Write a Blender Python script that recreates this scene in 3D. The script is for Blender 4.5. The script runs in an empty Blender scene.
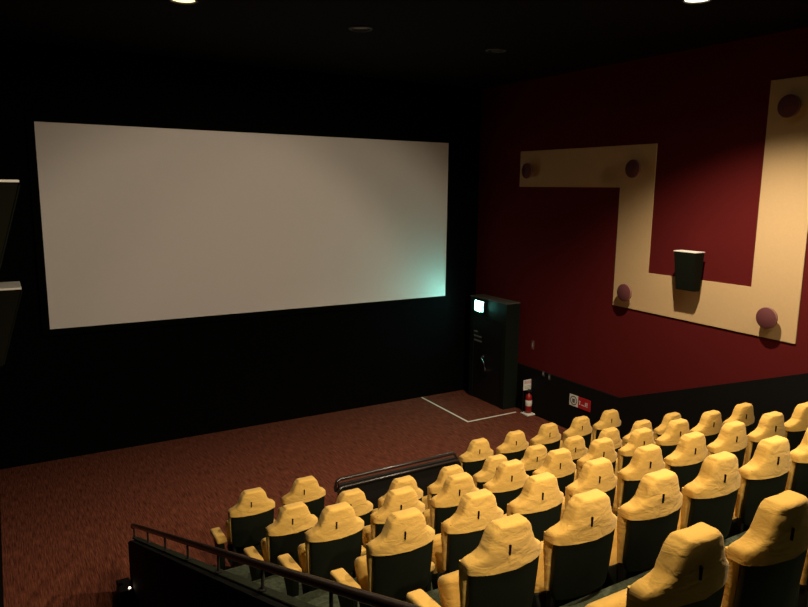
import bpy, bmesh, math, random
from mathutils import Vector, Matrix, noise
random.seed(4)
sc = bpy.context.scene
C = sc.collection
PI = math.pi
R = math.radians

# ------------------------------------------------------------------ materials
def newmat(name):
    m = bpy.data.materials.new(name); m.use_nodes = True
    nt = m.node_tree
    b = nt.nodes['Principled BSDF']
    return m, nt, b

def mat(name, col, rough=0.7, metal=0.0, spec=0.5, emis=None, es=0.0, noise_amt=0.0, nscale=40, bump=0.0, bscale=200,
        sheen=0.0):
    m, nt, b = newmat(name)
    b.inputs['Base Color'].default_value = (*col, 1)
    b.inputs['Roughness'].default_value = rough
    b.inputs['Metallic'].default_value = metal
    b.inputs['Specular IOR Level'].default_value = spec
    if sheen: b.inputs['Sheen Weight'].default_value = sheen
    if emis:
        b.inputs['Emission Color'].default_value = (*emis, 1)
        b.inputs['Emission Strength'].default_value = es
    tc = nt.nodes.new('ShaderNodeTexCoord')
    if noise_amt:
        n = nt.nodes.new('ShaderNodeTexNoise'); n.inputs['Scale'].default_value = nscale; n.inputs['Detail'].default_value = 4
        nt.links.new(tc.outputs['Object'], n.inputs['Vector'])
        mx = nt.nodes.new('ShaderNodeMix'); mx.data_type = 'RGBA'
        mx.inputs['A'].default_value = (*[c * (1 - noise_amt) for c in col], 1)
        mx.inputs['B'].default_value = (*[min(1, c * (1 + noise_amt)) for c in col], 1)
        nt.links.new(n.outputs['Fac'], mx.inputs['Factor']); nt.links.new(mx.outputs['Result'], b.inputs['Base Color'])
    if bump:
        n2 = nt.nodes.new('ShaderNodeTexNoise'); n2.inputs['Scale'].default_value = bscale; n2.inputs['Detail'].default_value = 3
        nt.links.new(tc.outputs['Object'], n2.inputs['Vector'])
        bp = nt.nodes.new('ShaderNodeBump'); bp.inputs['Strength'].default_value = bump; bp.inputs['Distance'].default_value = 0.01
        nt.links.new(n2.outputs['Fac'], bp.inputs['Height']); nt.links.new(bp.outputs['Normal'], b.inputs['Normal'])
    return m

def cover_mat():
    # yellow cotton seat cover: weave plus soft creases, different on each seat
    m, nt, b = newmat('yellow_cotton')
    N, L = nt.nodes, nt.links
    tc = N.new('ShaderNodeTexCoord'); oi = N.new('ShaderNodeObjectInfo')
    add = N.new('ShaderNodeVectorMath'); add.operation = 'MULTIPLY_ADD'
    add.inputs[1].default_value = (1, 1, 1)
    cmb = N.new('ShaderNodeMath'); cmb.operation = 'MULTIPLY'; cmb.inputs[1].default_value = 37.0
    L.new(oi.outputs['Random'], cmb.inputs[0])
    L.new(tc.outputs['Object'], add.inputs[0]); L.new(cmb.outputs[0], add.inputs[2])
    n = N.new('ShaderNodeTexNoise'); n.inputs['Scale'].default_value = 6; n.inputs['Detail'].default_value = 5
    L.new(add.outputs[0], n.inputs['Vector'])
    mx = N.new('ShaderNodeMix'); mx.data_type = 'RGBA'
    mx.inputs['A'].default_value = (0.63, 0.375, 0.078, 1); mx.inputs['B'].default_value = (0.72, 0.440, 0.110, 1)
    L.new(n.outputs['Fac'], mx.inputs['Factor']); L.new(mx.outputs['Result'], b.inputs['Base Color'])
    b.inputs['Roughness'].default_value = 0.85; b.inputs['Specular IOR Level'].default_value = 0.2
    b.inputs['Sheen Weight'].default_value = 0.15
    mp = N.new('ShaderNodeMapping'); mp.inputs['Scale'].default_value = (9, 9, 17); mp.inputs['Rotation'].default_value = (0.5, 0.5, 0.3)
    L.new(add.outputs[0], mp.inputs['Vector'])
    w = N.new('ShaderNodeTexNoise'); w.inputs['Scale'].default_value = 1.0; w.inputs['Detail'].default_value = 3; w.inputs['Distortion'].default_value = 0.5
    L.new(mp.outputs[0], w.inputs['Vector'])
    bp = N.new('ShaderNodeBump'); bp.inputs['Strength'].default_value = 0.50; bp.inputs['Distance'].default_value = 0.022
    L.new(w.outputs['Fac'], bp.inputs['Height']); L.new(bp.outputs['Normal'], b.inputs['Normal'])
    return m

def carpet_mat(name, c1, c2, sx, sy, bump=0.3):
    m, nt, b = newmat(name); N, L = nt.nodes, nt.links
    tc = N.new('ShaderNodeTexCoord'); mp = N.new('ShaderNodeMapping'); mp.inputs['Scale'].default_value = (sx, sy, 20)
    L.new(tc.outputs['Object'], mp.inputs['Vector'])
    n = N.new('ShaderNodeTexNoise'); n.inputs['Scale'].default_value = 1.0; n.inputs['Detail'].default_value = 6; n.inputs['Roughness'].default_value = 0.7
    L.new(mp.outputs[0], n.inputs['Vector'])
    cr = N.new('ShaderNodeValToRGB'); cr.color_ramp.elements[0].position = 0.38; cr.color_ramp.elements[1].position = 0.66
    cr.color_ramp.elements[0].color = (*c1, 1); cr.color_ramp.elements[1].color = (*c2, 1)
    L.new(n.outputs['Fac'], cr.inputs['Fac']); L.new(cr.outputs['Color'], b.inputs['Base Color'])
    b.inputs['Roughness'].default_value = 0.95; b.inputs['Specular IOR Level'].default_value = 0.1
    bp = N.new('ShaderNodeBump'); bp.inputs['Strength'].default_value = bump; bp.inputs['Distance'].default_value = 0.01
    L.new(n.outputs['Fac'], bp.inputs['Height']); L.new(bp.outputs['Normal'], b.inputs['Normal'])
    return m

M = {}
M['yellow'] = cover_mat()
M['shell'] = mat('dark_green_shell', (0.0048, 0.0064, 0.0030), 0.6, spec=0.2, noise_amt=0.3, nscale=8)
M['black'] = mat('black_paint', (0.008, 0.007, 0.006), 0.5, spec=0.3)
M['slot'] = mat('black_lining', (0.004, 0.003, 0.002), 0.9, spec=0.1)
M['metal'] = mat('dark_metal', (0.03, 0.028, 0.026), 0.35, 0.6)
M['chrome'] = mat('chrome', (0.6, 0.6, 0.6), 0.2, 1.0)
M['rail'] = mat('dark_rail', (0.018, 0.011, 0.009), 0.28, spec=0.6)
M['floor'] = carpet_mat('maroon_carpet', (0.062, 0.016, 0.009), (0.250, 0.074, 0.042), 80, 5)
M['step'] = carpet_mat('green_grey_carpet', (0.034, 0.042, 0.027), (0.074, 0.086, 0.058), 30, 30)
M['cap'] = carpet_mat('dark_green_carpet', (0.010, 0.012, 0.007), (0.022, 0.026, 0.015), 30, 30)
M['riser'] = mat('riser_black', (0.012, 0.012, 0.010), 0.9, spec=0.1)
M['wallblack'] = mat('black_velvet', (0.0018, 0.0016, 0.0016), 0.95, spec=0.05)
M['dado'] = mat('black_wainscot', (0.0035, 0.0032, 0.003), 0.8, spec=0.15)
M['red'] = mat('red_wall_cloth', (0.098, 0.0080, 0.0085), 0.9, spec=0.1, noise_amt=0.14, nscale=60, bump=0.25, bscale=250)
M['ceil'] = mat('dark_ceiling', (0.006, 0.003, 0.0025), 0.9, spec=0.1)
M['panel'] = mat('tan_panel_cloth', (0.560, 0.380, 0.200), 0.85, spec=0.15, noise_amt=0.06, nscale=40, bump=0.15, bscale=200)
M['disc'] = mat('mauve_disc', (0.120, 0.036, 0.040), 0.7, spec=0.2)
M['discrim'] = mat('pale_disc_rim', (0.26, 0.13, 0.10), 0.7, spec=0.2)
M['cabinet'] = mat('speaker_cabinet', (0.008, 0.0075, 0.004), 0.9, spec=0.05)
M['paletop'] = mat('pale_grey_top', (0.80, 0.76, 0.70), 0.6)
M['grille'] = mat('speaker_grille', (0.007, 0.008, 0.005), 0.9, spec=0.05, bump=0.3, bscale=300)
M['screen'] = mat('screen_cloth', (0.86, 0.81, 0.77), 0.8, spec=0.2, noise_amt=0.015, nscale=25)
M['green'] = mat('dark_green_paint', (0.006, 0.009, 0.005), 0.6, spec=0.2)
M['white'] = mat('white_paint', (0.75, 0.73, 0.68), 0.6)
M['tape'] = mat('white_tape', (0.85, 0.76, 0.66), 0.7)
M['red_paint'] = mat('red_paint', (0.30, 0.010, 0.008), 0.4)
M['signred'] = mat('sign_red', (0.45, 0.015, 0.02), 0.5)
M['darktxt'] = mat('dark_print', (0.05, 0.04, 0.04), 0.7)
M['greytxt'] = mat('grey_print', (0.35, 0.34, 0.31), 0.7)
M['lamp'] = mat('lamp_lit', (1, 0.9, 0.7), 0.5, emis=(1.0, 0.84, 0.45), es=1.8)
M['lampcool'] = mat('lamp_lit_bright', (1, 1, 0.9), 0.5, emis=(1.0, 0.97, 0.72), es=14)
M['lampoff'] = mat('lamp_unlit_glass', (0.10, 0.10, 0.09), 0.2)
M['ring'] = mat('lamp_ring', (0.03, 0.028, 0.025), 0.5)
M['exit'] = mat('exit_lit_white', (0.8, 1, 0.95), 0.5, emis=(0.28, 1.0, 0.88), es=130)
M['exitgreen'] = mat('exit_lit_green', (0.05, 0.5, 0.3), 0.5, emis=(0.10, 0.85, 0.50), es=5)
M['steplamp'] = mat('step_lamp_lit', (1, 0.9, 0.8), 0.5, emis=(1.0, 0.75, 0.5), es=9)

# ------------------------------------------------------------------ mesh helpers
def bm_box(bm, x0, x1, y0, y1, z0, z1, bev=0.0, seg=2):
    t = bmesh.new(); bmesh.ops.create_cube(t, size=1)
    for v in t.verts:
        v.co = Vector((x0 + (v.co.x + .5) * (x1 - x0), y0 + (v.co.y + .5) * (y1 - y0), z0 + (v.co.z + .5) * (z1 - z0)))
    if bev: bmesh.ops.bevel(t, geom=t.edges[:], offset=bev, segments=seg, affect='EDGES', profile=0.5)
    merge(bm, t)

def merge(bm, t):
    me = bpy.data.meshes.new('tmp'); t.to_mesh(me); t.free(); bm.from_mesh(me); bpy.data.meshes.remove(me)

def bm_prism(bm, pts, axis, a0, a1, bev=0.0):
    """pts: 2D outline; axis x: (y,z); y: (x,z); z: (x,y); extruded a0..a1"""
    t = bmesh.new()
    def P(p, a): return {'x': (a, p[0], p[1]), 'y': (p[0], a, p[1]), 'z': (p[0], p[1], a)}[axis]
    A = [t.verts.new(P(p, a0)) for p in pts]; B = [t.verts.new(P(p, a1)) for p in pts]
    t.faces.new(A); t.faces.new(B[::-1])
    n = len(pts)
    for i in range(n): t.faces.new((A[i], B[i], B[(i + 1) % n], A[(i + 1) % n]))
    bmesh.ops.recalc_face_normals(t, faces=t.faces[:])
    if bev: bmesh.ops.bevel(t, geom=t.edges[:], offset=bev, segments=2, affect='EDGES')
    merge(bm, t)

def bm_tube(bm, pts, r, n=12, cap=True):
    pts = [Vector(p) for p in pts]; rings = []
    t = bmesh.new()
    for i, p in enumerate(pts):
        if i == 0: d = pts[1] - p
        elif i == len(pts) - 1: d = p - pts[i - 1]
        else: d = (pts[i + 1] - p).normalized() + (p - pts[i - 1]).normalized()
        d.normalize()
        up = Vector((0, 0, 1)) if abs(d.z) < 0.95 else Vector((0, 1, 0))
        a = d.cross(up).normalized(); b = a.cross(d).normalized()
        rings.append([t.verts.new(p + r * (math.cos(2 * PI * k / n) * a + math.sin(2 * PI * k / n) * b)) for k in range(n)])
    for i in range(len(rings) - 1):
        for k in range(n):
            t.faces.new((rings[i][k], rings[i][(k + 1) % n], rings[i + 1][(k + 1) % n], rings[i + 1][k]))
    if cap: t.faces.new(rings[0]); t.faces.new(rings[-1])
    bmesh.ops.recalc_face_normals(t, faces=t.faces[:])
    merge(bm, t)

def bm_lathe(bm, prof, n=32, mtx=None):
    """prof: list of (r,z)"""
    t = bmesh.new(); rings = []
    for r, z in prof:
        if r < 1e-6: rings.append([t.verts.new((0, 0, z))])
        else: rings.append([t.verts.new((r * math.cos(2 * PI * k / n), r * math.sin(2 * PI * k / n), z)) for k in range(n)])
    for i in range(len(rings) - 1):
        A, B = rings[i], rings[i + 1]
        for k in range(n):
            k2 = (k + 1) % n
            if len(A) == 1 and len(B) == 1: continue
            if len(A) == 1: t.faces.new((A[0], B[k], B[k2]))
            elif len(B) == 1: t.faces.new((A[k], B[0], A[k2]))
            else: t.faces.new((A[k], B[k], B[k2], A[k2]))
    if mtx: bmesh.ops.transform(t, matrix=mtx, verts=t.verts[:])
    bmesh.ops.recalc_face_normals(t, faces=t.faces[:])
    merge(bm, t)

def obj(name, bm, m, parent=None, smooth=False, loc=None):
    me = bpy.data.meshes.new(name); bm.to_mesh(me); bm.free()
    me.materials.append(m)
    if smooth:
        for p in me.polygons: p.use_smooth = True
        try: me.set_sharp_from_angle(angle=R(50))
        except Exception: pass
    o = bpy.data.objects.new(name, me); C.objects.link(o)
    if parent: o.parent = parent
    if loc: o.location = loc
    return o

def tag(o, label=None, cat=None, group=None, kind=None):
    if label: o['label'] = label
    if cat: o['category'] = cat
    if group: o['group'] = group
    if kind: o['kind'] = kind
    return o

def empty(name, loc=(0, 0, 0), rz=0):
    o = bpy.data.objects.new(name, None); C.objects.link(o)
    o.location = loc; o.rotation_euler = (0, 0, rz); o.empty_display_size = 0.1
    return o

def box(name, x0, x1, y0, y1, z0, z1, m, parent=None, bev=0.0, smooth=False):
    bm = bmesh.new(); bm_box(bm, x0, x1, y0, y1, z0, z1, bev)
    return obj(name, bm, m, parent, smooth)

def struct(o): o['kind'] = 'structure'; return o

def text_mesh(body, size, m, name, parent, mtx, depth=0.001):
    cu = bpy.data.curves.new(name, 'FONT'); cu.body = body; cu.size = size; cu.align_x = 'CENTER'; cu.align_y = 'CENTER'
    cu.extrude = depth
    o = bpy.data.objects.new(name, cu); C.objects.link(o)
    dg = bpy.context.evaluated_depsgraph_get(); dg.update()
    me = bpy.data.meshes.new_from_object(o.evaluated_get(dg))
    bpy.data.objects.remove(o)
    me.name = name; me.materials.clear(); me.materials.append(m)
    me.transform(mtx)
    p = bpy.data.objects.new(name, me); C.objects.link(p); p.parent = parent
    return p

# ------------------------------------------------------------------ dimensions
XL, XR = -0.20, 8.53          # side walls
YS, YB = 11.30, -5.0          # screen wall, back wall
ZC = 6.15                     # ceiling
CAMZ = 4.20
ROWS = [  # y of the seat backs, platform height, columns, row words
    (6.501, 0.00, [0, 1, 5, 6, 7, 8, 9], 'first', 2.118),
    (5.520, 0.236, list(range(10)), 'second', 2.186),
    (4.553, 0.643, list(range(10)), 'third', 2.172),
    (3.540, 1.022, list(range(9)), 'fourth', 2.192),
    (2.495, 1.439, list(range(6)), 'fifth', 2.182),
    (1.444, 1.856, list(range(3)), 'sixth', 2.204)]
PITCH = 0.591

# ------------------------------------------------------------------ room shell
struct(box('floor', XL - .2, XR + .2, YB - .2, YS + .2, -0.15, 0.0, M['floor']))
struct(box('ceiling', XL - .2, XR + .2, YB - .2, YS + .2, ZC, ZC + .15, M['ceil']))
struct(box('wall_left', XL - .2, XL, YB, YS, 0, ZC, M['wallblack']))
struct(box('wall_right', XR, XR + .2, YB, YS, 0, ZC, M['red']))
struct(box('wall_screen', XL - .2, XR + .2, YS, YS + .2, 0, ZC, M['wallblack']))
struct(box('wall_back', XL - .2, XR + .2, YB - .2, YB, 0, ZC, M['red']))
# black wainscot on the right wall: level beside the flat floor, then climbing with the seats
bm = bmesh.new()
bm_prism(bm, [(YS, 0), (YS, .88), (7.35, .88), (-2.6, .88 + (7.35 + 2.6) * .385), (YB, .88 + (7.35 + 2.6) * .385), (YB, 0)], 'x', XR - .035, XR)
struct(obj('trim_1', bm, M['dado']))

# stepped platforms, each one slab with its riser
ys = [r[0] for r in ROWS]; zs = [r[1] for r in ROWS]
for i in range(1, 6):
    front = ys[i - 1] + 0.09
    back = YB if i == 5 else ys[i] + 0.09
    bm = bmesh.new(); bm_box(bm, 1.07, XR - .036, back, front, 0, zs[i], 0.008, 1)
    o = obj('seating_platform', bm, M['step']); struct(o)
    o.data.materials.append(M['riser'])
    for p in o.data.polygons:
        if p.normal.z < 0.5: p.material_index = 1
# intermediate stair treads in both side aisles
for (xa, xb) in ((1.08, 1.70), (7.88, XR - .04)):
    for i in range(1, 6):
        front = ys[i - 1] + 0.09; h = (zs[i] + zs[i - 1]) / 2
        bm = bmesh.new(); bm_box(bm, xa, xb, front + .001, front + .30, zs[i - 1], h, 0.006, 1)
        o = obj('stair_tread', bm, M['step']); struct(o)
        o.data.materials.append(M['riser'])
        for p in o.data.polygons:
            if p.normal.z < 0.5: p.material_index = 1

# ------------------------------------------------------------------ guard wall and stair handrail
GX0, GX1 = 0.945, 1.045
SL = 0.403
def wtop(y): return 0.585 - (y - 7.05) * SL + 0.0
bm = bmesh.new()
bm_prism(bm, [(7.05, 0), (7.05, wtop(7.05) - .02), (6.95, wtop(6.95)), (-1.0, wtop(-1.0)), (-1.0, 0)], 'x', GX0, GX1, 0.006)
struct(obj('wall_stair', bm, M['dado']))
bm = bmesh.new()
bm_prism(bm, [(7.055, wtop(7.055) - .0), (7.055, wtop(7.055) + .012), (-1.0, wtop(-1.0) + .012), (-1.0, wtop(-1.0))], 'x', GX0 + .045, GX1 + .004, 0.003)
struct(obj('trim_2', bm, M['cap']))
hr = empty('handrail', (1.0, 7.03, 0))
tag(hr, 'dark stair handrail on thin posts along the sloping black wall left of the seats', 'handrail')
def rz(y): return 0.745 - (y - 7.03) * SL
bm = bmesh.new()
bm_tube(bm, [(0, .035, rz(7.03) - .035), (0, .02, rz(7.03) - .01), (0, -.03, rz(7.0))] + [(0, -.5 * k, rz(7.03 - .5 * k)) for k in range(1, 16)], 0.021, 12)
obj('rail', bm, M['rail'], hr, True)
yy = 6.98; k = 0
while yy > 0:
    bm = bmesh.new()
    bm_tube(bm, [(0, yy - 7.03, wtop(yy) + .015), (0, yy - 7.03, rz(yy) - .012)], 0.0085, 8)
    bm_lathe(bm, [(0, 0), (.022, 0), (.022, .006), (0, .006)], 16, Matrix.Translation((0, yy - 7.03, wtop(yy) + .022)))
    obj('post', bm, M['metal'], hr, True); yy -= 0.80; k += 1

# small black socket box at the foot of the stair wall with a tiny lit lamp
t = empty('floor_box', (0.875, 6.99, 0)); tag(t, 'small black box on the carpet at the foot of the stair wall', 'floor box')
bm = bmesh.new(); bm_box(bm, -.065, .065, -.16, .10, 0, .155, .006); bm_box(bm, -.055, -.01, -.02, .03, .155, .175, .004)
obj('housing', bm, M['black'], t)
bm = bmesh.new(); bm_lathe(bm, [(0, .0), (.012, .0), (.010, .008), (0, .011)], 16, Matrix.Translation((.035, -.12, .1551)))
obj('indicator_lamp', bm, M['steplamp'], t, True)

# ------------------------------------------------------------------ barrier in the gap of the front row
b0 = empty('barrier_rail', (3.935, 6.60, 0))
tag(b0, 'black barrier with a shiny top rail in the gap of the front row', 'barrier')
hw = 0.838
bm = bmesh.new(); bm_box(bm, -hw + .03, hw - .03, -.02, .02, 0.03, .89, .004); obj('panel', bm, M['black'], b0)
bm = bmesh.new(); bm_tube(bm, [(-hw + .01, -.05, .80), (-hw, -.05, .815), (-hw + .02, -.05, .855), (-hw + .06, -.05, .866), (hw - .06, -.05, .866), (hw - .02, -.05, .855), (hw, -.05, .815), (hw, -.05, .74)], .017, 12)
obj('front_rail', bm, M['rail'], b0, True)
bm = bmesh.new(); bm_tube(bm, [(-hw + .01, .02, .80), (-hw, .02, .85), (-hw + .02, .02, .914), (-hw + .06, .02, .934), (hw - .06, .02, .934), (hw - .02, .02, .914), (hw, .02, .85), (hw, .02, .74)], .021, 12)
obj('top_rail', bm, M['rail'], b0, True)
for s in (-1, 0, 1):
    bm = bmesh.new(); bm_box(bm, s * (hw - .05) - .02, s * (hw - .05) + .02, -.045, .03, 0, .84, .004)
    obj('post', bm, M['black'], b0)

# ------------------------------------------------------------------ cinema seats
def interp(tab, z):
    if z <= tab[0][0]: return tab[0][1]
    for (a, va), (b, vb) in zip(tab, tab[1:]):
        if z <= b:
            t = (z - a) / (b - a); return va + (vb - va) * t
    return tab[-1][1]

# rear face line of the backrest (y at x=0) by height, local seat space; +y is the way the sitter looks
REAR = [(.30, .075), (.50, .045), (.80, .012), (.93, .0), (1.06, .0), (1.12, .003), (1.22, .012)]
BEND = 1.08
def superloop(w, y_r, y_f, n=56, e=0.30):
    cy, hy = (y_r + y_f) / 2, (y_f - y_r) / 2
    out = []
    for k in range(n):
        a = 2 * PI * k / n
        ca, sa = math.cos(a), math.sin(a)
        x = w * math.copysign(abs(ca) ** e, ca); y = hy * math.copysign(abs(sa) ** e, sa)
        out.append((x, cy + y))
    return out

def loft(bm, levels, seed=0, wr=0.0, open_bottom=False):
    """levels: (z, w, y_rear, y_front); cross sections bent into an arc; wr = crease depth"""
    t = bmesh.new(); rings = []
    for (z, w, yr, yf) in levels:
        ring = []
        for (x, y) in superloop(w, yr, yf):
            p = Vector((x, y + BEND * x * x, z))
            if wr:
                q = Vector((p.x * 7 + seed * 3.1, p.y * 9 + seed, p.z * 16 - abs(p.x) * 20))
                d = noise.noise(q) * wr + noise.noise(q * 2.3) * wr * .5
                c = Vector((0, (yr + yf) / 2, z))
                n = (p - c); n.z = 0
                if n.length > 1e-4: p = p + n.normalized() * d
                p.z += noise.noise(Vector((p.x * 6, seed * 5.0, 2.0))) * wr * .8
            ring.append(t.verts.new(p))
        rings.append(ring)
    n = len(rings[0])
    for A, B in zip(rings, rings[1:]):
        for k in range(n): t.faces.new((A[k], A[(k + 1) % n], B[(k + 1) % n], B[k]))
    t.faces.new(rings[-1])
    if not open_bottom: t.faces.new(rings[0][::-1])
    bmesh.ops.recalc_face_normals(t, faces=t.faces[:])
    merge(bm, t)

WIDTH = [(.40, .215), (.60, .230), (.90, .230), (.980, .231), (.992, .226), (1.006, .209), (1.018, .186), (1.036, .164), (1.055, .146), (1.090, .132), (1.125, .120), (1.148, .110), (1.160, .100), (1.170, .088)]
THICK = [(.40, .075), (.70, .080), (.95, .084), (1.08, .084), (1.20, .076), (1.26, .070)]

def make_cover(seed):
    lv = []
    zz = [.942, .952, .962, .972, .982, .990, 1.0] + [1.008 + .009 * i for i in range(0, 19)]
    for z in zz:
        w = interp(WIDTH, z) + .007; yr = interp(REAR, z) - .012; yf = interp(REAR, z) + interp(THICK, z) + .006
        lv.append((z, w, yr, yf))
    z, w, yr, yf = lv[-1]
    lv.append((1.177, w - .004, yr + .004, yf - .004)); lv.append((1.182, w - .012, yr + .011, yf - .010)); lv.append((1.185, w - .026, yr + .022, yf - .020))
    bm = bmesh.new(); loft(bm, lv, seed, 0.0028)
    return bm

def make_seat():
    root = empty('cinema_seat')
    # dark moulded shell behind the cushion
    bm = bmesh.new()
    lv = []
    for z in [.60, .62, .66, .74, .85, .95, 1.0]:
        w = interp([(.60, .19), (.64, .212), (.75, .217), (1.0, .222)], z)
        yr = interp(REAR, z) - .006
        lv.append((z, w, yr, yr + .045))
    loft(bm, lv); obj('back_shell', bm, M['shell'], root, True)
    # yellow covered cushion in front of it
    bm = bmesh.new(); lv = []
    for z in [.64, .655] + [.68 + .03 * i for i in range(11)]:
        f = min(1, max(0, (z - .60) / .30))
        w = interp(WIDTH, z) + .004; yr = interp(REAR, z) + .034
        lv.append((z, w * (0.92 + .08 * f), yr, yr + .02 + (interp(THICK, z) - .04) * (0.25 + .75 * f)))
    loft(bm, lv, 5, .003); obj('backrest_cushion', bm, M['yellow'], root, True)
    cov = obj('headrest_cover', make_cover(1), M['yellow'], root, True)
    # slot in the back of the cover
    bm = bmesh.new()
    bm_prism(bm, [(-.0440, 1.032), (-.0350, 1.030), (-.0320, 1.084), (-.0440, 1.086)], 'y', -.0165, .01, .0015)
    s = obj('cover_slot', bm, M['slot'], cov); s['label'] = 'dark vertical slot in the back of the cover'
    # tipped-up seat cushion
    bm = bmesh.new(); t = bmesh.new()
    bm_box(t, -.205, .205, .06, .38, -.055, .055, .040, 4)
    bmesh.ops.transform(t, matrix=Matrix.Translation((0, .22, .41)) @ Matrix.Rotation(R(68), 4, 'X'), verts=t.verts[:])
    merge(bm, t); obj('seat_cushion', bm, M['yellow'], root, True)
    bm = bmesh.new(); t = bmesh.new()
    bm_box(t, -.208, .208, -.03, .14, -.060, .060, .015, 2)
    bmesh.ops.transform(t, matrix=Matrix.Translation((0, .22, .41)) @ Matrix.Rotation(R(68), 4, 'X'), verts=t.verts[:])
    merge(bm, t); obj('seat_pan', bm, M['shell'], root, True)
    # base
    bm = bmesh.new(); bm_box(bm, -.235, .235, .13, .17, .40, .46, .006); bm_box(bm, -.20, -.17, .10, .14, .42, .75, .004); bm_box(bm, .17, .20, .10, .14, .42, .75, .004); bm_box(bm, -.03, .03, .13, .19, .0, .44, .006); bm_box(bm, -.16, .16, .11, .28, 0, .012, .003)
    obj('base_frame', bm, M['metal'], root)
    arm(root, -1)
    return root

def arm(root, s, again=False):
    x = s * .285
    bm = bmesh.new()
    bm_prism(bm, [(.22, 0), (.20, .59), (.45, .60), (.45, .53), (.36, .40), (.30, 0)], 'x', x - .024, x + .024, .008)
    sup = obj('armrest_support', bm, M['shell'], root, True)
    bm = bmesh.new(); t = bmesh.new()
    bm_box(t, x - .052, x + .052, .20, .49, .595, .655, .020, 4)
    for v in t.verts:
        v.co.z += noise.noise(Vector((v.co.x * 20, v.co.y * 12, 1))) * .004 + (v.co.y - .3) * -.03
    merge(bm, t); pad = obj('armrest', bm, M['yellow'], root, True)
    if again: resize(sup.data); resize(pad.data)

proto = make_seat()
# bring the seat to its real size: 0.59 m wide places, the slot 0.94 m above the step
def resize(me):
    for v in me.vertices:
        z = v.co.z
        v.co = (v.co.x * 1.037, v.co.y * 1.037, z * 1.037 - .155 if z >= .40 else z * .65)
def all_children(o):
    for ch in o.children:
        yield ch
        yield from all_children(ch)
for ch in all_children(proto): resize(ch.data)
covers = [proto.children[[c.name for c in proto.children].index('headrest_cover')].data]
for sd in (2, 3, 4, 5, 6, 7, 8):
    b_ = make_cover(sd); me = bpy.data.meshes.new('headrest_cover'); b_.to_mesh(me); b_.free(); resize(me); me.materials.append(M['yellow'])
    for p in me.polygons: p.use_smooth = True
    me.set_sharp_from_angle(angle=R(50)); covers.append(me)

def copy_tree(o, parent=None):
    c = o.copy(); C.objects.link(c); c.parent = parent
    for ch in list(o.children): copy_tree(ch, c)
    return c
SRC = copy_tree(proto)      # untouched template, removed at the end

ORD = ['first', 'second', 'third', 'fourth', 'fifth', 'sixth', 'seventh', 'eighth', 'ninth', 'tenth']
ROWNAME = {'first': 'the front row nearest the screen', 'second': 'the second row from the screen', 'third': 'the third row from the screen',
           'fourth': 'the fourth row from the screen', 'fifth': 'the fifth row from the screen', 'sixth': 'the nearest, highest row'}
used = False
for ri, (y, z, cols, word, x0) in enumerate(ROWS):
    for k in cols:
        o = proto if not used else copy_tree(SRC); used = True
        o.location = (x0 + k * PITCH, y + random.uniform(-.008, .008), z)
        o.rotation_euler = (0, 0, R(random.uniform(-.5, .5)))
        for ch in o.children:
            if ch.name.startswith('headrest_cover'): ch.data = covers[random.randrange(len(covers))]
        # the end of a run carries a second arm
        if (k + 1) not in cols and not (ri >= 3): arm(o, 1, True)
        if ri == 0:
            if k < 2: lab = 'yellow-covered cinema seat, %s of the pair left of the black barrier' % ('leftmost' if k == 0 else 'right one')
            else: lab = 'yellow-covered cinema seat, %s right of the black barrier in the front row' % ORD[k - 5]
        else:
            lab = 'yellow-covered cinema seat, %s from the left in %s' % (ORD[k], ROWNAME[word])
        tag(o, lab, 'cinema seat', 'yellow-covered seats in %s' % ROWNAME[word])
def kill(o):
    for ch in list(o.children): kill(ch)
    bpy.data.objects.remove(o)
kill(SRC)

# ------------------------------------------------------------------ screen
s = empty('projection_screen', (4.15, YS, 0)); tag(s, 'wide blank pale projection screen on the black front wall', 'screen')
w2, z0, z1 = 3.545, 2.07, 5.065
box('screen_surface', -w2, w2, -.10, -.085, z0, z1, M['screen'], s)
bm = bmesh.new()
for a in ((-w2 - .10, -w2, z0 - .1, z1 + .1), (w2, w2 + .10, z0 - .1, z1 + .1)): bm_box(bm, a[0], a[1], -.115, -.0, a[2], a[3])
for a in ((z0 - .10, z0), (z1, z1 + .10)): bm_box(bm, -w2, w2, -.115, -.0, a[0], a[1])
obj('masking_frame', bm, M['wallblack'], s)

# ------------------------------------------------------------------ tan band and discs on the right wall
bm = bmesh.new()
zo = CAMZ
out = [(10.02, .69), (6.96, .69), (6.96, -1.235), (5.29, -1.235), (5.29, 1.38), (4.64, 1.38), (4.64, -1.875), (7.61, -1.83), (7.61, .045), (10.02, .045)]
bm_prism(bm, [(a, b + zo) for a, b in out], 'x', XR - .022, XR - .001, .003)
tag(obj('wall_panel', bm, M['panel']), 'angular tan band panel stepping across the dark red side wall', 'wall panel')
discs = [(9.68, .365, 'mauve round disc at the far left end of the tan wall band'),
         (7.27, .36, 'mauve round disc at the upper left corner of the tan wall band'),
         (7.28, -1.54, 'mauve round disc at the lower left corner of the tan wall band'),
         (4.965, -1.55, 'mauve round disc at the lower right corner of the tan wall band'),
         (4.955, 1.065, 'mauve round disc at the top right end of the tan wall band')]
for (y, z, lab) in discs:
    t = empty('wall_disc', (XR - .022, y, z - .035 + zo)); tag(t, lab, 'wall disc', 'round discs on the tan wall band')
    mt = Matrix.Rotation(-PI / 2, 4, 'Y')
    bm = bmesh.new(); bm_lathe(bm, [(0, 0), (.03, 0), (.03, .105), (0, .105)], 20, mt); obj('stem', bm, M['disc'], t, True)
    bm = bmesh.new(); bm_lathe(bm, [(0, .103), (.134, .103), (.138, .107), (.138, .134), (.134, .138), (0, .138)], 40, mt); obj('rim', bm, M['discrim'], t, True)
    bm = bmesh.new(); bm_lathe(bm, [(.134, .1375), (.130, .141), (0, .141)], 40, mt); obj('face', bm, M['disc'], t, True)

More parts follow.
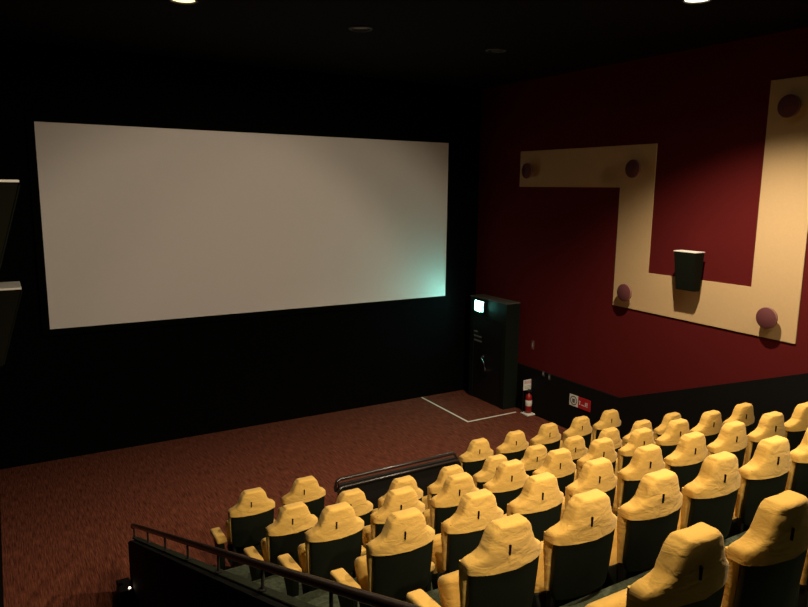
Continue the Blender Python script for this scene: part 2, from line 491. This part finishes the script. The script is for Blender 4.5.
# ------------------------------------------------------------------ wall speakers
def speaker(loc, side, lab, tp=.15):
    """origin on the wall behind the box; local +x points away from the wall"""
    t = empty('wall_speaker', loc, 0 if side > 0 else PI)
    tag(t, lab, 'speaker', 'black surround speakers on the side walls')
    g = .09 if side < 0 else .142; d = .19; w = .18
    bm = bmesh.new()
    t2 = bmesh.new()
    top = [(g, -w), (g + d, -w), (g + d, w), (g, w)]; bot = [(g, -w + .03), (g + d - tp, -w + .02), (g + d - tp, w - .02), (g, w - .03)]
    A = [t2.verts.new((x, y, 0)) for x, y in top]; B = [t2.verts.new((x, y, -.54)) for x, y in bot]
    t2.faces.new(A); t2.faces.new(B[::-1])
    for i in range(4): t2.faces.new((A[i], B[i], B[(i + 1) % 4], A[(i + 1) % 4]))
    bmesh.ops.recalc_face_normals(t2, faces=t2.faces[:])
    bmesh.ops.bevel(t2, geom=t2.edges[:], offset=.006, segments=2, affect='EDGES'); merge(bm, t2)
    obj('cabinet', bm, M['cabinet'], t)
    box('top_panel', g - .002, g + d + .004, -w - .004, w + .004, .0, .014, M['paletop'], t, .003)
    bm = bmesh.new(); t2 = bmesh.new()
    q = [(g + d + .001, -w + .015, -.012), (g + d + .001, w - .015, -.012), (g + d - tp + .005, w - .033, -.528), (g + d - tp + .005, -w + .033, -.528)]
    A = [t2.verts.new(p) for p in q]; B = [t2.verts.new((p[0] + .008, p[1], p[2])) for p in q]
    t2.faces.new(A); t2.faces.new(B[::-1])
    for i in range(4): t2.faces.new((A[i], B[i], B[(i + 1) % 4], A[(i + 1) % 4]))
    bmesh.ops.recalc_face_normals(t2, faces=t2.faces[:]); merge(bm, t2); obj('grille', bm, M['grille'], t)
    bm = bmesh.new(); bm_box(bm, 0, .012, -.06, .06, -.36, -.16, .003); bm_box(bm, .01, g + .01, -.02, .02, -.29, -.23, .003)
    obj('wall_bracket', bm, M['metal'], t)
speaker((XR - .022, 6.13, CAMZ - .84), -1, 'black wall speaker with pale top on the tan band of the red wall', .07)
speaker((XL, 5.56, CAMZ - .725), 1, 'lower black wall speaker cut off at the left picture edge, showing more pale top')
speaker((XL, 4.35, CAMZ + .005), 1, 'upper black wall speaker cut off at the left picture edge, at eye level')

# ------------------------------------------------------------------ door enclosure beside the screen
dx = 8.17
d1 = empty('door_1', (dx, 10.42, 0)); struct(d1)
yn, yf, hz = 9.85 - 10.42, 10.98 - 10.42, 2.06
W = XR - dx - .036
bm = bmesh.new()
bm_box(bm, 0, .05, yn, yn + .12, 0, hz); bm_box(bm, 0, .05, yf - .12, yf, 0, hz); bm_box(bm, 0, .05, yn + .12, yf - .12, hz - .38, hz)
bm_box(bm, .05, W, yn, yn + .05, 0, hz); bm_box(bm, .05, W, yf - .05, yf, 0, hz)
obj('door_frame', bm, M['green'], d1)
box('cap', -.01, W, yn - .01, yf + .01, hz, hz + .02, mat('grey_brown_cap', (.10, .085, .065), .8), d1)  # cap is a paler grey-brown than the green frame below it
dp = box('door_panel', .012, .05, yn + .12, yf - .12, .006, hz - .38, M['black'], d1, .003)
bm = bmesh.new(); bm_tube(bm, [(.012, .12, .90), (-.035, .12, .89), (-.05, .08, .87), (-.055, .0, .82), (-.055, -.04, .70), (-.05, -.045, .66), (.012, -.045, .65)], .015, 10)
bm_lathe(bm, [(0, 0), (.028, 0), (.026, .008), (0, .009)], 20, Matrix.Translation((.012, .12, .90)) @ Matrix.Rotation(-PI / 2, 4, 'Y'))
obj('door_handle', bm, M['chrome'], d1, True)
# grey notice lettering on the door, three lines
bm = bmesh.new()
for r_, (a, b, z) in enumerate([(.34, .47, 1.37), (.18, .47, 1.28), (.20, .43, 1.19)]):
    y = b
    while y > a:
        wd = random.uniform(.016, .026)
        bm_box(bm, .010, .0125, y - wd, y, z - .004, z + .004 ); bm_box(bm, .010, .0125, y - wd * .6, y - wd * .4, z - .018, z + .018)
        bm_box(bm, .010, .0125, y - wd, y, z + .012, z + .018)
        y -= wd + .010
obj('notice_lettering', bm, M['greytxt'], d1)

# lit exit sign on the enclosure: white and green running-figure pictogram
es = empty('exit_sign', (dx, 10.62, 1.915)); tag(es, 'small glowing green and white exit sign above the dark door', 'exit sign')
box('housing', -.06, -.001, -.14, .14, -.11, .11, M['black'], es, .004)
box('lit_face', -.066, -.060, -.13, .13, -.10, .10, M['exit'], es)
def rb(bm, y0, z0_, y1, z1_, w):   # bar in the sign plane
    a = Vector((0, y0, z0_)); b = Vector((0, y1, z1_)); n = (b - a).cross(Vector((1, 0, 0))).normalized() * w / 2
    P = [a - n, b - n, b + n, a + n]
    bm_prism(bm, [(p.y, p.z) for p in P], 'x', -.0685, -.0661)
bm = bmesh.new()
for a in ((-.13, .10, -.13, -.10, .016), (.13, .10, .13, -.10, .016), (-.13, .092, .13, .092, .016), (-.13, -.092, -.05, -.092, .016), (.05, -.092, .13, -.092, .016)): rb(bm, *a)
rb(bm, .0, .03, .03, -.03, .03); rb(bm, .03, -.03, .07, -.06, .02); rb(bm, .03, -.03, -.01, -.06, .018); rb(bm, -.01, -.06, .0, -.095, .016); rb(bm, .07, -.06, .09, -.09, .016)
rb(bm, .0, .03, -.045, .0, .014); rb(bm, .0, .03, .05, .02, .014)
bm_lathe(bm, [(0, 0), (.018, 0), (.018, .002), (0, .002)], 16, Matrix.Translation((-.0685, -.015, .062)) @ Matrix.Rotation(PI / 2, 4, 'Y'))
obj('pictogram', bm, M['exitgreen'], es)

# white tape line on the floor, in front of the door
bm = bmesh.new()
bm_prism(bm, [(7.15, 9.60), (7.19, 9.60), (7.235, 11.28), (7.20, 11.28)], 'z', .0005, .003); bm_prism(bm, [(7.19, 9.60), (7.19, 9.64), (8.30, 9.64), (8.30, 9.60)], 'z', .0005, .003)
tag(obj('floor_tape', bm, M['tape']), 'thin white tape line marking a corner on the carpet before the door', 'floor tape')

# small switch plates and sockets on the right wall
def plate(y, z, wy, hz_, x, m, lab, cat, name, group=None):
    t = empty(name, (x, y, z)); tag(t, lab, cat, group)
    box('face_plate', -.010, -.0005, -wy / 2, wy / 2, -hz_ / 2, hz_ / 2, m, t, .002)
    box('rocker', -.014, -.010, -wy / 5, wy / 5, -hz_ / 4, hz_ / 4, M['greytxt'], t, .001)
PL = mat('dull_plate', (.16, .07, .06), .6)
plate(9.48, CAMZ - 2.88, .07, .17, XR, PL, 'dull switch plate on the red wall above the fire extinguisher', 'switch', 'wall_switch')
PG = mat('grey_plate', (.055, .055, .05), .5)
plate(9.12, CAMZ - 3.345, .05, .10, XR - .0355, PG, 'left one of two small grey plates on the black wainscot', 'socket', 'wall_socket', 'small plates on the wainscot')
plate(8.96, CAMZ - 3.37, .05, .11, XR - .0355, PG, 'right one of two small grey plates on the black wainscot', 'socket', 'wall_socket', 'small plates on the wainscot')

# fire extinguisher on its stand
fe = empty('fire_extinguisher', (8.41, 9.40, 0)); tag(fe, 'red fire extinguisher with white label standing by the black wainscot', 'fire extinguisher')
bm = bmesh.new(); bm_lathe(bm, [(0, .045), (.05, .045), (.062, .06), (.062, .34), (.05, .385), (.02, .41), (.018, .43), (0, .43)], 28); obj('cylinder', bm, M['red_paint'], fe, True)
bm = bmesh.new(); bm_lathe(bm, [(.0632, .18), (.0638, .181), (.0638, .29), (.0632, .291)], 28); obj('label_band', bm, M['white'], fe, True)
bm = bmesh.new(); bm_lathe(bm, [(0, .425), (.02, .425), (.02, .455), (0, .455)], 16); bm_box(bm, -.012, .012, -.07, .03, .455, .470, .003); bm_box(bm, -.010, .010, -.08, .02, .485, .497, .003)
obj('valve_lever', bm, M['metal'], fe, True)
bm = bmesh.new(); bm_tube(bm, [(0, .02, .445), (0, .06, .44), (0, .085, .40), (0, .082, .25), (0, .07, .14)], .008, 8); obj('hose', bm, M['black'], fe, True)
st = empty('extinguisher_stand', (8.41, 9.40, 0)); tag(st, 'white floor stand with red lettered sign holding the fire extinguisher', 'stand')
bm = bmesh.new(); bm_box(bm, -.10, .10, -.10, .11, 0, .035, .012); obj('base', bm, M['white'], st, True)
for px_ in (-.085, .105):
    bm = bmesh.new(); bm_tube(bm, [(px_, .06, .03), (px_, .06, .66)], .007, 8); obj('post', bm, M['metal'], st, True)
box('sign_board', -.10, .12, .045, .053, .47, .67, M['white'], st, .002)
mt = Matrix.Translation((.01, .0445, .617)) @ Matrix.Rotation(PI / 2, 4, 'X')
text_mesh('消火器', .068, M['signred'], 'sign_lettering', st, mt)
bm = bmesh.new()
for zz in (.55, .525, .50): bm_box(bm, -.08, .10, .043, .0445, zz - .004, zz + .004)
obj('sign_small_print', bm, M['greytxt'], st)

# red and white notice on the wainscot
nt_ = empty('wall_notice', (XR - .0355, 8.18, CAMZ - 3.635)); tag(nt_, 'red and white notice plate with round symbol on the black wainscot', 'notice')
box('white_plate', -.010, -.0005, .04, .245, -.10, .10, M['white'], nt_, .001)
box('red_plate', -.010, -.0005, -.245, .04, -.10, .10, M['signred'], nt_, .001)
mtx = Matrix.Translation((-.0101, .143, .0)) @ Matrix.Rotation(-PI / 2, 4, 'Y')
bm = bmesh.new()
bm_lathe(bm, [(.066, 0), (.082, 0), (.082, .0015), (.066, .0015), (.066, 0)], 32, mtx)
t2 = bmesh.new(); bm_box(t2, -.0116, -.0101, -.012, .012, -.04, .018); bm_box(t2, -.0116, -.0101, -.035, .035, .015, .03); bm_box(t2, -.0116, -.0101, -.035, -.02, -.035, .02); bm_box(t2, -.0116, -.0101, .02, .035, -.035, .02)
bmesh.ops.translate(t2, vec=(0, .143, 0), verts=t2.verts[:]); merge(bm, t2)
obj('round_symbol', bm, M['darktxt'], nt_)
bm = bmesh.new()
def gb(y0, y1, z0_, z1_): bm_box(bm, -.0116, -.0101, y0, y1, z0_, z1_)
gb(-.01, .006, -.035, .035); gb(-.02, .018, .018, .028)
gb(-.075, -.045, -.035, -.022); gb(-.110, -.085, -.035, -.022)
gb(-.150, -.136, -.035, .035); gb(-.185, -.125, .022, .034); gb(-.185, -.125, -.006, .006); gb(-.190, -.120, -.035, -.024)
obj('notice_marks', bm, M['white'], nt_)

# ------------------------------------------------------------------ ceiling downlights
def downlight(x, y, lit, lab, spot=None):
    t = empty('ceiling_downlight', (x, y, ZC)); tag(t, lab, 'ceiling light', 'round downlights in the dark ceiling')
    bm = bmesh.new(); bm_lathe(bm, [(.125, 0), (.150, 0), (.150, -.012), (.138, -.020), (.125, -.012), (.125, 0)], 32); obj('ring', bm, M['ring'], t, True)
    bm = bmesh.new(); bm_lathe(bm, [(0, -.016), (.07, -.013), (.12, -.002), (.124, -.0005), (0, -.0005)], 32); obj('lamp', bm, lit, t, True)
    if spot:
        e, ang, bl, col = spot
        L = bpy.data.lights.new('downlight_spot', 'SPOT'); L.energy = e; L.spot_size = R(ang * 2); L.spot_blend = bl; L.color = col; L.shadow_soft_size = .05
        lo = bpy.data.objects.new('downlight_spot', L); C.objects.link(lo); lo.parent = t; lo.location = (0, 0, -.08)
    return t
WARM = (1.0, .80, .50); WARM2 = (1.0, .84, .60); WARM3 = (1.0, .84, .62)
E_L2, E_TOP, E_FWD = 1000, 400, 520
downlight(1.92, 7.83, M['lamp'], 'small warm glowing downlight in the ceiling above the screen')
downlight(6.38, 4.84, M['lampcool'], 'bright downlight in the ceiling before the red wall', (E_L2, 62, .65, WARM2))
downlight(4.10, 7.95, M['lampoff'], 'left one of two unlit downlights in the ceiling above the screen')
downlight(6.33, 8.08, M['lampoff'], 'right one of two unlit downlights in the ceiling above the screen')
for (x, y, e) in ((1.95, 1.85, E_TOP), (4.15, 1.85, E_TOP), (6.40, 1.85, E_TOP * .35)):
    downlight(x, y, M['lamp'], 'lit downlight in the ceiling over the rear seats, outside the picture', (e, 62, .5, WARM))
# row of adjustable spotlights behind the camera, tilted towards the screen
for x in (1.95, 4.15, 6.40):
    t = empty('ceiling_spotlight', (x, -1.15, ZC)); tag(t, 'adjustable spotlight in the ceiling behind the camera, tilted towards the screen', 'spotlight', 'tilted spotlights behind the camera')
    bm = bmesh.new(); bm_box(bm, -.015, .015, -.05, -.02, -.10, 0); obj('stem', bm, M['black'], t)
    mt = Matrix.Translation((0, 0, -.12)) @ Matrix.Rotation(R(-110), 4, 'X')
    mt = Matrix.Translation((0, 0, -.14)) @ Matrix.Rotation(R(90 + 20), 4, 'X') @ Matrix.Rotation(PI, 4, 'X') @ Matrix.Rotation(PI, 4, 'X')
    mt = Matrix.Translation((0, 0, -.14)) @ Vector((0, 1, -.47)).to_track_quat('Z', 'Y').to_matrix().to_4x4()
    bm = bmesh.new(); bm_lathe(bm, [(0, -.10), (.05, -.10), (.06, -.08), (.06, .06), (.052, .06), (.052, .03), (0, .03)], 24, mt); obj('housing', bm, M['black'], t, True)
    bm = bmesh.new(); bm_lathe(bm, [(0, .032), (.050, .032), (.050, .040), (0, .042)], 24, mt); obj('lamp', bm, M['lamp'], t, True)
    L = bpy.data.lights.new('spot', 'SPOT'); L.energy = E_FWD * (.3 if x > 6 else 1.3); L.spot_size = R(52); L.spot_blend = .35; L.color = WARM3; L.shadow_soft_size = .05
    lo = bpy.data.objects.new('spot', L); C.objects.link(lo); lo.parent = t
    lo.matrix_local = Matrix.Translation((0, 0, -.14)) @ Vector((0, 1, -.47)).to_track_quat('-Z', 'Y').to_matrix().to_4x4() @ Matrix.Translation((0, 0, -.08))

# ------------------------------------------------------------------ world, camera, view
w = bpy.data.worlds.new('World'); sc.world = w; w.use_nodes = True
w.node_tree.nodes['Background'].inputs['Color'].default_value = (0, 0, 0, 1)
cd = bpy.data.cameras.new('Camera'); cam = bpy.data.objects.new('Camera', cd); C.objects.link(cam); sc.camera = cam
cd.sensor_fit = 'HORIZONTAL'; cd.sensor_width = 36; cd.lens = 36 * 682.77 / 808; cd.clip_start = .02
yaw, pitch, roll = R(30.99058), R(9.6115953), R(0.65902937)
fwd = Vector((math.sin(yaw) * math.cos(pitch), math.cos(yaw) * math.cos(pitch), -math.sin(pitch)))
right = Vector((math.cos(yaw), -math.sin(yaw), 0)); up = right.cross(fwd)
r2 = math.cos(roll) * right + math.sin(roll) * up; u2 = -math.sin(roll) * right + math.cos(roll) * up
m3 = Matrix((r2, u2, -fwd)).transposed()
cam.matrix_world = Matrix.Translation((0, 0, CAMZ)) @ m3.to_4x4()
vs = sc.view_settings; vs.view_transform = 'Standard'; vs.look = 'None'; vs.exposure = 0.0; vs.gamma = 1.0; vs.use_curve_mapping = False
